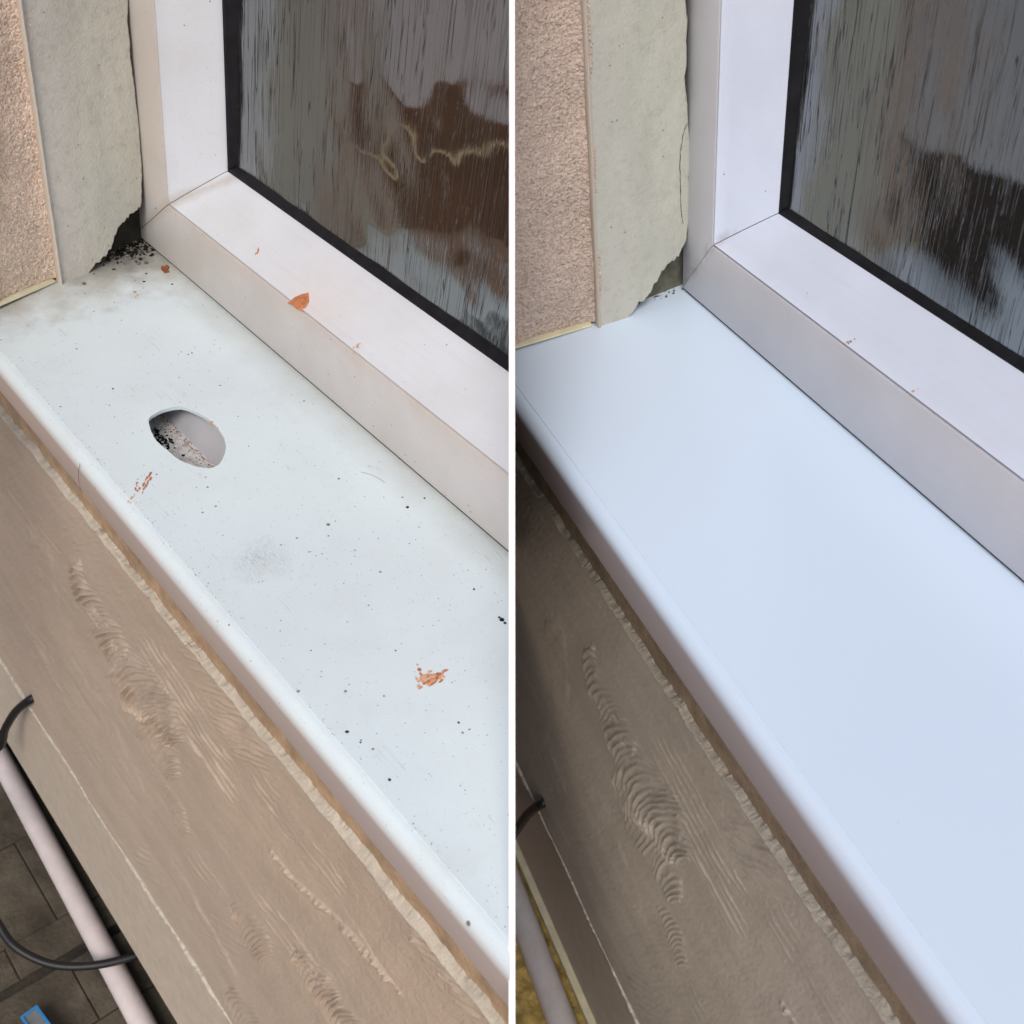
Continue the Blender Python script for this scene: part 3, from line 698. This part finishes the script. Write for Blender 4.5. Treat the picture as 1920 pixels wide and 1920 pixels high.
def build_wall(H, label):
    k = H['k']; t = thing('front_wall', H, label, 'wall', 'troweled front walls under the sills')
    u = uspace(H); nv = 540
    e = edge_line(H, u); v = np.linspace(0, 1, nv) ** 1.08
    low = -H['zl'] + .0018 * vnoise(u * 25, u * 0, 95) + .0008 * vnoise(u * 160, u * 0, 96)
    U = np.tile(u, (nv, 1)); Z = e[None] + (low - e)[None] * v[:, None]
    if k == 'L': X, Y = wall_px(U, Z)
    else:
        q = np.stack([U, Z, np.ones_like(U)], -1) @ AFF; X, Y = wall_px(q[..., 0], q[..., 1])
    h, crest_light = wall_height(X, Y)
    N = H['Dw'] + h * (1 if k == 'L' else .65)
    P = np.stack([U, N, Z], -1)
    back = P[-1:].copy(); back[..., 1] -= .006; back[..., 2] += .001
    P = np.concatenate([P, back]); crest_light = np.concatenate([crest_light, crest_light[-1:]])
    grid_mesh('render_coat', P, M_['render' + k], H, t, attrs={'crest_light': crest_light})
    # pale crumbly top edge of the coat
    uf = np.arange(u[0], u[-1], .0006); ef = edge_line(H, uf); m = 9
    wd = .0010 + .0012 * np.clip(vnoise(uf * 22, uf * 0, 97) + .3, 0, 1) + .0030 * np.clip((uf - .24) / .06, 0, 1) * (.6 + .6 * vnoise(uf * 9, uf * 0, 111)) + .0008 * vnoise(uf * 180, uf * 0, 98) + .0006 * vnoise(uf * 700, uf * 0, 99)
    q = np.linspace(0, 1, m)[:, None]
    Uf = np.tile(uf, (m, 1))
    rg = .0003 * vnoise(Uf * 260, q * 1.8 + Uf * 0, 101) + .0003 * vnoise(Uf * 700, q * 4.5 + Uf * 0, 102)
    ws = np.convolve(wd, np.ones(61) / 61, 'same'); es = -H['zb'] - .0022 + .0018 * vnoise(uf * 60, uf * 0, 90)
    Zf = es[None] - .0012 + (ws[None] + .0006) * q + (ef - es)[None] * (1 - q) ** 3 + (wd - ws + .0007 * vnoise(uf * 320, uf * 0, 109))[None] * q ** 3
    Nf = H['Dw'] + .0030 - .0062 * q ** 1.6 + rg * np.sin(np.pi * np.clip(q * 1.1, 0, 1)) 
    Nf[0] = H['Dw'] - .002; Nf = Nf + .0003 * fbm(Uf * 500, Zf * 500, 2, 110) * .5
    grid_mesh('plaster_edge', np.stack([Uf, Nf + 0 * Uf, Zf], -1), M_['edge' + k], H, t)
    bm = bmesh.new(); box(bm, u[0], u[-1], H['Dw'] - .03, H['Dw'] - .0030, -H['zb'] - .01, -H['s'] - H['h'] - .0150)
    obj('base_coat', bm, M_['base' + k], H, t)
    bm = bmesh.new(); box(bm, u[0] - .1, u[-1], H['Dw'] - .03, H['Dw'] - .0045, -H['zw'], -H['zl'] + .02)
    obj('lower_coat', bm, M_['low' + k], H, t)
    # thin bead where the coats meet
    m = 7; q = np.linspace(0, 1, m)[:, None] * math.pi
    rb = .0016 + .0010 * vnoise(uf * 40, uf * 0, 103) + .0006 * vnoise(uf * 260, uf * 0, 104)
    lf = -H['zl'] + .0018 * vnoise(uf * 25, uf * 0, 95) + .0008 * vnoise(uf * 160, uf * 0, 96)
    Zf = lf[None] + .0005 + rb[None] * np.cos(q); Nf = H['Dw'] - .0008 + (rb[None] + .0012) * np.sin(q)
    grid_mesh('lower_bead', np.stack([np.tile(uf, (m, 1)), Nf, Zf], -1), M_['edge' + k], H, t)
    bm = bmesh.new(); box(bm, u[0] - .1, u[-1], -.06, .035, -H['zg'] - .02, -H['zw'] + .001); box(bm, u[0] - .1, u[-1], -.06, H['Dw'] - .031, -H['zw'], -.05)
    obj('plinth', bm, M_['dark'], H, t)
    if k == 'R':
        bm = bmesh.new(); box(bm, u[0] - .1, u[-1], H['Dw'] - .004, H['Dw'] + .006, -H['zw'] - .004, -H['zw'] + .010)
        o = obj('base_trim', bm, M_['trim'], H, t)  # sunlit foot of the wall painted as a pale yellow strip
    return t
wallL = build_wall(HALF['L'], 'tan front wall with trowel ripples under the sill with the hole')
wallR = build_wall(HALF['R'], 'greyish brown troweled front wall under the new sill')

# ------------------------------------------------------------------ rubble, dust and dirt
def lump(bm, c, r, rr, flat=1.):
    g = bmesh.ops.create_icosphere(bm, subdivisions=1, radius=r)
    for v in g['verts']:
        v.co = Vector((v.co.x * rr.uniform(.6, 1.3), v.co.y * rr.uniform(.6, 1.3), v.co.z * rr.uniform(.6, 1.2) * flat)) + Vector(V(c))
def rubble(H, n, name, label, mat, cu, cn, sp, rmax, parent=None, seed=1):
    rr = random.Random(seed); bm = bmesh.new()
    for i in range(n):
        u = rr.gauss(cu, sp[0]); nn = rr.gauss(cn, sp[1]); r = rr.uniform(.2, 1) ** 2 * rmax
        lump(bm, (u, nn, sillz(H, nn) + r * .5), r, rr, .8)
    o = obj(name, bm, mat, H, parent)
    return o
H = HALF['L']
o = rubble(H, 260, 'mortar_rubble', '', M_['crumb'], .012, .022, (.010, .013), .0020, seed=2); tag(o, 'loose grey mortar crumbs in the broken corner at the old sill end', 'rubble', kind='stuff')
o = rubble(H, 800, 'black_dirt', '', M_['speck'], .013, .018, (.010, .012), .0016, seed=3); tag(o, 'black dirt between the mortar crumbs in the broken corner', 'dirt', kind='stuff')
H = HALF['R']
o = rubble(H, 50, 'mortar_rubble', '', M_['backing'], -.003, .014, (.004, .008), .0011, seed=4); tag(o, 'few pale mortar crumbs in the corner of the new sill', 'rubble', kind='stuff')

def chip(H, name, P, mat, parent=None, th=.0004, nrm=(0, 0, 1)):
    bm = bmesh.new(); N = Vector(V(nrm)).normalized() * th
    lo = [bm.verts.new(Vector(V(p)) - N * .3) for p in P]; c = sum((v.co for v in lo), Vector()) / len(lo)
    hi = [bm.verts.new(v.co + (c - v.co) * .12 + N * 1.3) for v in lo]
    for i in range(len(P)):
        j = (i+1) % len(P); bm.faces.new((lo[i], lo[j], hi[j], hi[i]))
    bm.faces.new(hi)
    return obj(name, bm, mat, H, parent)
RL = np.array(HL['R'])
SURF = {}
for k in 'LR':
    H = HALF[k]; sl_ = math.hypot(H['b'], H['c'])
    SURF[k] = dict(sill=((0, 0, -.002), (0, -H['sn'], 1)), bead=((0, 0, H['a']), (0, H['b'] / sl_, H['c'] / sl_)), face=((0, 0, 0), (0, 1, 0)), nose=((0, H['D'], sillz(H, H['D'])), (0, .5, 1)), jbead=((H['aj'], 0, 0), (H['c'], H['bj'], 0)))
def px_chip(k, surf, name, pts, mat, parent, th=.00035):
    H = HALF[k]; P, N = SURF[k][surf]
    return chip(H, name, [lift(H, *p, P, N) for p in pts], mat, parent, th, N)
Z2 = lambda pts: [(420 + x / 2.743, y / 2.743) for x, y in pts]
px_chip('L', 'bead', 'brick_dust_smear', Z2([(325,1558),(362,1528),(400,1512),(440,1500),(441,1530),(438,1552),(425,1575),(402,1600),(372,1588),(348,1566)]), M_['dust'], winL)
rr = random.Random(11)
def smear(k, surf, c, dirv, ln, wd, n, mat, parent, name='brick_dust_smear'):
    # a broken streak: jagged slivers scattered along a short line, joined
    H = HALF[k]; P, N = SURF[k][surf]; bm = bmesh.new(); Nv = Vector(V(N)).normalized()
    for i in range(n):
        t = rr.uniform(-.5, .5); s = rr.gauss(0, .28)
        cx = c[0] + dirv[0] * ln * t - dirv[1] * wd * s; cy = c[1] + dirv[1] * ln * t + dirv[0] * wd * s
        a = rr.uniform(.12, .35) * ln * (1 - abs(t)); b = rr.uniform(.08, .25) * wd
        ph = math.atan2(dirv[1], dirv[0]) + rr.uniform(-.25, .25); pts = []
        for j in range(7):
            q = 2 * math.pi * j / 7; r = rr.uniform(.6, 1.2)
            ex, ey = a * .5 * r * math.cos(q), b * r * math.sin(q)
            pts.append((cx + ex * math.cos(ph) - ey * math.sin(ph), cy + ex * math.sin(ph) + ey * math.cos(ph)))
        vs = [bm.verts.new(Vector(V(lift(H, *p, P, N))) + Nv * (.00012 + .00002 * i)) for p in pts]
        bm.faces.new(vs)
    # give the slivers a little body
    r = bmesh.ops.extrude_face_region(bm, geom=bm.faces[:]); bmesh.ops.translate(bm, verts=[v for v in r['geom'] if isinstance(v, bmesh.types.BMVert)], vec=-Nv * .0002)
    return obj(name, bm, mat, H, parent)
smear('L', 'bead', (487, 466), (.45, -.89), 30, 10, 9, M_['dust'], winL)
smear('L', 'bead', (668, 652), (.6, -.8), 26, 8, 7, M_['dustpale'], winL)
smear('L', 'bead', (904, 771), (.2, .98), 12, 8, 5, M_['dust'], winL)
smear('L', 'sill', (276, 905), (.42, -.91), 42, 9, 16, M_['dust'], sillL)
smear('L', 'sill', (259, 910), (.25, -.97), 22, 10, 8, M_['dust'], sillL)
smear('L', 'sill', (249, 930), (.5, -.87), 30, 6, 8, M_['dustpale'], sillL)
smear('L', 'sill', (255, 550), (.7, .7), 12, 9, 7, M_['dust'], sillL)
smear('L', 'sill', (815, 1274), (.92, -.38), 62, 20, 13, M_['dust'], sillL)
smear('L', 'sill', (790, 1262), (.5, .86), 36, 12, 10, M_['dust'], sillL)
smear('L', 'sill', (808, 1272), (.92, -.30), 60, 26, 18, M_['dustpale'], sillL)
smear('L', 'sill', (400, 796), (.7, .7), 22, 9, 10, M_['dustpale'], sillL)
smear('R', 'bead', (1592, 641), (.86, -.5), 26, 8, 7, M_['dust'], winR)
smear('R', 'bead', (1514, 553), (.5, -.8), 10, 5, 4, M_['dust'], winR)
smear('R', 'bead', (1711, 735), (.8, -.6), 24, 6, 6, M_['dustpale'], winR)
smear('R', 'jbead', (1357, 325), (.1, 1), 8, 4, 3, M_['speck'], winR, 'dirt_speck')
# specks with body on the old sill
bm = bmesh.new(); H = HALF['L']; rr2 = random.Random(21)
big = [(212,729,2.6),(651,1372,4.4),(730,1462,3.6),(764,951,3.5),(796,934,2.6),(616,1005,2),(889,1105,2.6),(720,1305,2.2),(583,1220,1.8),(742,1220,2.2),(941,1162,5),(947,1168,4),(936,1158,3),(860,1355,3),(880,1368,2.4),(691,1135,1.8),(205,760,1.6),(360,662,1.8),(340,660,1.4),(305,508,1.2),(676,1392,2.6),(677,1388,1.8),(527,1022,1.8),(323,533,3),(270,528,3),(274,513,2.4)]
for x, y, r in big:
    P = lift(H, x, y, *SURF['L']['sill']); d = (np.array(H['R']) @ np.array(P) + np.array(H['T']))[2]
    lump(bm, P, r * d / 1935, rr2, .5)
for i in range(240):
    x, y = rr2.uniform(20, 950), rr2.uniform(500, 1800)
    P = lift(H, x, y, *SURF['L']['sill'])
    if P[1] < .003 or P[1] > H['D'] - .002 or P[0] < .06: continue
    if any((P[0] - q[0])**2 + (P[1] - q[1])**2 < .012**2 for q in HOLE) or ((P[0]-.245)/.036)**2 + ((P[1]-.088)/.02)**2 < 1: continue
    d = (np.array(H['R']) @ np.array(P) + np.array(H['T']))[2]
    lump(bm, P, rr2.uniform(.5, 1.5) * d / 1935, rr2, .4)
# dirt caught along the nose line
for i in range(260):
    u = rr2.uniform(-.05, .6); n = H['D'] - abs(rr2.gauss(0, .0016)) - .0002
    if vnoise(np.array([u * 30]), np.array([0.]), 3)[0] < -.1: continue
    lump(bm, (u, n, sillz(H, n)), rr2.uniform(.0001, .00032), rr2, .5)
o = obj('dirt_specks', bm, M_['speck'], H); tag(o, 'black dirt specks scattered over the old window sill', 'dirt', kind='stuff')
# two hairs stuck to the old sill
Fp = (0, H['D'] + H['r'] + .0002, 0)
for pts, pl_ in (([(150, 869), (147, 885), (148, 902), (152, 921)], (Fp, (0, 1, 0))), ([(677, 885), (692, 889), (708, 896), (722, 905)], (SURF['L']['sill'][0], SURF['L']['sill'][1]))):
    bm = bmesh.new(); tube(bm, [lift(H, *p, *pl_) for p in pts], .00012, 5)
    obj('hair', bm, M_['brick'], H, sillL)
# debris inside the hole
bm = bmesh.new(); bm2 = bmesh.new()
for i in range(230):
    t = rr2.random(); u = .19 + .09 * t; n = .0778 + abs(rr2.gauss(0, .0026)); lump(bm, (u, n, -.0247), rr2.uniform(.00015, .0005), rr2, .7)
for i in range(80): lump(bm2, (rr2.gauss(.214, .007), rr2.gauss(.0905, .0026), -.0245), rr2.uniform(.0003, .0011), rr2, .8)
o = obj('brick_crumbs', bm, M_['crumbred'], HALF['L'], sillL); tag(o, 'orange brick crumbs inside the hole', kind='stuff')
o = obj('black_crumbs', bm2, M_['speck'], HALF['L'], sillL); tag(o, 'black crumbs inside the hole', kind='stuff')
# reddish chip lying by the window foot
H = HALF['L']; px_chip('L', 'sill', 'brick_chip', [(301,504),(303,499),(309,501),(313,497),(318,501),(315,507),(318,511),(309,513),(306,509)], M_['brick'], None, .0010)
tag(bpy.data.objects['brick_chip'], 'small dark red chip lying on the old sill by the window foot', 'chip')

# ------------------------------------------------------------------ pipe, cable, ground
H = HALF['L']
t = thing('waste_pipe', H, 'pale plastic pipe lying along the paving below the tan wall', 'pipe', 'pipes along the foot of the walls')
bm = bmesh.new(); zg = -H['zg']
tube(bm, [(-.95, .088, zg + .016), (-.427, .1005, zg + .016), (.057, .1145, zg + .016), (.35, .124, zg + .016)], .0150, 24); obj('pipe_run', bm, M_['pipe'], H, t, smooth='all')
bm = bmesh.new(); tube(bm, [(-.9, .092, zg + .016), (-.86, .0925, zg + .016)], .0185, 24); obj('pipe_socket', bm, M_['pipe'], H, t, smooth='all')
def on(H, px, py, ax, val):
    N = [0, 0, 0]; N[ax] = 1; P = [0, 0, 0]; P[ax] = val; return lift(H, px, py, P, N)
bm = bmesh.new()
c1 = [on(H, 70, 1306, 1, .088), on(H, 55, 1313, 1, .0965), on(H, 30, 1334, 1, .103), on(H, 10, 1366, 1, .112), on(H, -5, 1404, 1, .122)]
c2 = [on(H, *p, 2, z) for p, z in (((-60, 1560), -.90), ((-40, 1660), -.93), ((0, 1738), -.955), ((30, 1776), -.965), ((80, 1803), -.975), ((130, 1812), -.978), ((190, 1808), -.978), ((250, 1793), -.978), ((300, 1770), -.98))]
mid = [tuple((np.array(c1[-1]) * (1 - q) + np.array(c2[0]) * q) + np.array([-.05, .03, 0]) * math.sin(q * 3.14)) for q in (.33, .66)]
tube(bm, c1 + mid + c2, .0052, 12)
o = obj('cable', bm, M_['cable'], H, smooth='all'); tag(o, 'black cable looping out of the tan wall and over the pale pipe', 'cable', 'black cables at the walls')
# paving, left
t = thing('paving', H, None, None, kind='structure')
bm = bmesh.new(); box(bm, -1.0, .6, -.05, 1.0, zg - .08, zg - .0025); obj('paving_bed', bm, M_['soil'], H, t)
rr = random.Random(9)
us = [-1.0, -.80, -.60, -.42, -.285, -.1385, -.0865, -.0735, .02, .12, .25, .4, .6]
for a, b in zip(us, us[1:]):
    if b - a < .02: continue
    nn = -.05 + rr.uniform(0, .03)
    while nn < .95:
        ln = rr.choice((.16, .20, .24)); g = .0006
        bm = bmesh.new(); dz = rr.uniform(-.0015, .0015)
        box(bm, a + g, b - g, nn + g, min(nn + ln, .99) - g, zg - .05, zg + dz)
        bmesh.ops.bevel(bm, geom=bm.edges[:], offset=.0015, segments=1, affect='EDGES')
        obj('paver', bm, M_['paver'], H, t); nn += ln
# blue rimmed tray standing on the paving
t = thing('tool_box', H, 'grey metal box with bright blue rim on the paving, bottom left corner', 'box')
B = [on(H, *p, 2, zg + .05) for p in ((68, 1880), (50, 1902))]
p0 = Vector(on(H, 68, 1879, 2, zg + .03)); ua = Vector((.9, -.10, 0)).normalized(); va = Vector((.10, .9, 0)).normalized()
def frame_pt(a, b, z): q = p0 + ua * a + va * b; return (q.x, q.y, zg + z)
bm = bmesh.new(); prism(bm, [[frame_pt(.005, .004, z), frame_pt(.09, .004, z), frame_pt(.09, .020, z), frame_pt(.005, .020, z)] for z in (.001, .028)]); obj('box_body', bm, M_['steel'], H, t)
bm = bmesh.new()
for (a0, a1, b0, b1) in ((.003, .092, .0010, .0042), (.003, .092, .0198, .0225), (.003, .0062, .0042, .0198), (.0888, .092, .0042, .0198)):
    prism(bm, [[frame_pt(a0, b0, z), frame_pt(a1, b0, z), frame_pt(a1, b1, z), frame_pt(a0, b1, z)] for z in (.024, .0295)])
obj('blue_rim', bm, M_['blue'], H, t)

H = HALF['R']; zg = -H['zg']
t = thing('waste_pipe', H, 'grey plastic pipe along the yellowish ground below the brown wall', 'pipe', 'pipes along the foot of the walls')
bm = bmesh.new(); tube(bm, [(-.75, .118, zg + .02), (-.3174, .124, zg + .02), (-.073, .131, zg + .02), (.25, .142, zg + .02)], .0195, 24); obj('pipe_run', bm, M_['pipeR'], H, t, smooth='all')
bm = bmesh.new(); tube(bm, [(-.02, .1345, zg + .02), (.03, .136, zg + .02)], .0235, 24); obj('pipe_socket', bm, M_['pipeR'], H, t, smooth='all')
bm = bmesh.new()
tube(bm, [on(H, 1028, 1500, 1, .088), on(H, 1015, 1507, 1, .0985), on(H, 990, 1526, 1, .107), on(H, 966, 1560, 1, .118), on(H, 940, 1600, 1, .13)], .0060, 12)
o = obj('cable', bm, M_['cable'], H, smooth='all'); tag(o, 'short black cable end coming out of the brown wall', 'cable', 'black cables at the walls')
us2 = np.linspace(-.9, .5, 240); ns2 = np.linspace(.0, .5, 120); G, N2 = np.meshgrid(us2, ns2)
P = np.stack([G, N2, zg + .004 * fbm(G * 60, N2 * 60, 4, 200)], -1)
o = grid_mesh('sunlit_ground_strip', P, M_['sunlit_ground'], H, None); tag(o, kind='structure')

# ------------------------------------------------------------------ surroundings
bm = bmesh.new()
bmesh.ops.create_grid(bm, x_segments=8, y_segments=8, size=150)
for v in bm.verts: v.co.z = -.55
o = obj('ground', bm, M_['ground']); tag(o, kind='structure')
# white board standing edge-on between the two corners
def cvw(x, y, z): return (Matrix.Translation(CAMLOC) @ CV2W @ Vector((x, y, z)))
bm = bmesh.new(); hw = .00122
def rowy(row, d): return (row - 960) / 1935 * d
edge = [(rowy(-90, .455), .455), (rowy(2010, .378), .378), (rowy(1990, 1.0), 1.0), (rowy(-160, 1.0), 1.0)]
A_ = [bm.verts.new(cvw(-hw, *p)) for p in edge]; B_ = [bm.verts.new(cvw(hw, *p)) for p in edge]
bm.faces.new(A_); bm.faces.new(B_[::-1])
for i in range(4): bm.faces.new((A_[i], B_[i], B_[(i+1) % 4], A_[(i+1) % 4]))
o = obj('divider_board', bm, M_['board'])
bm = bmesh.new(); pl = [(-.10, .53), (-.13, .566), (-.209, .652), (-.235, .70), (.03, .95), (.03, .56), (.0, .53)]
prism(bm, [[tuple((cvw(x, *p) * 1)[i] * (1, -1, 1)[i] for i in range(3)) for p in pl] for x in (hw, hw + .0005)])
o2 = obj('added_reflection_panel', bm, M_['added_panel'], None, o)  # added dark sheet, there only to darken the right pane's reflection
if 1: o = o; tag(o, 'thin white board standing edge-on between the two window corners', 'board')
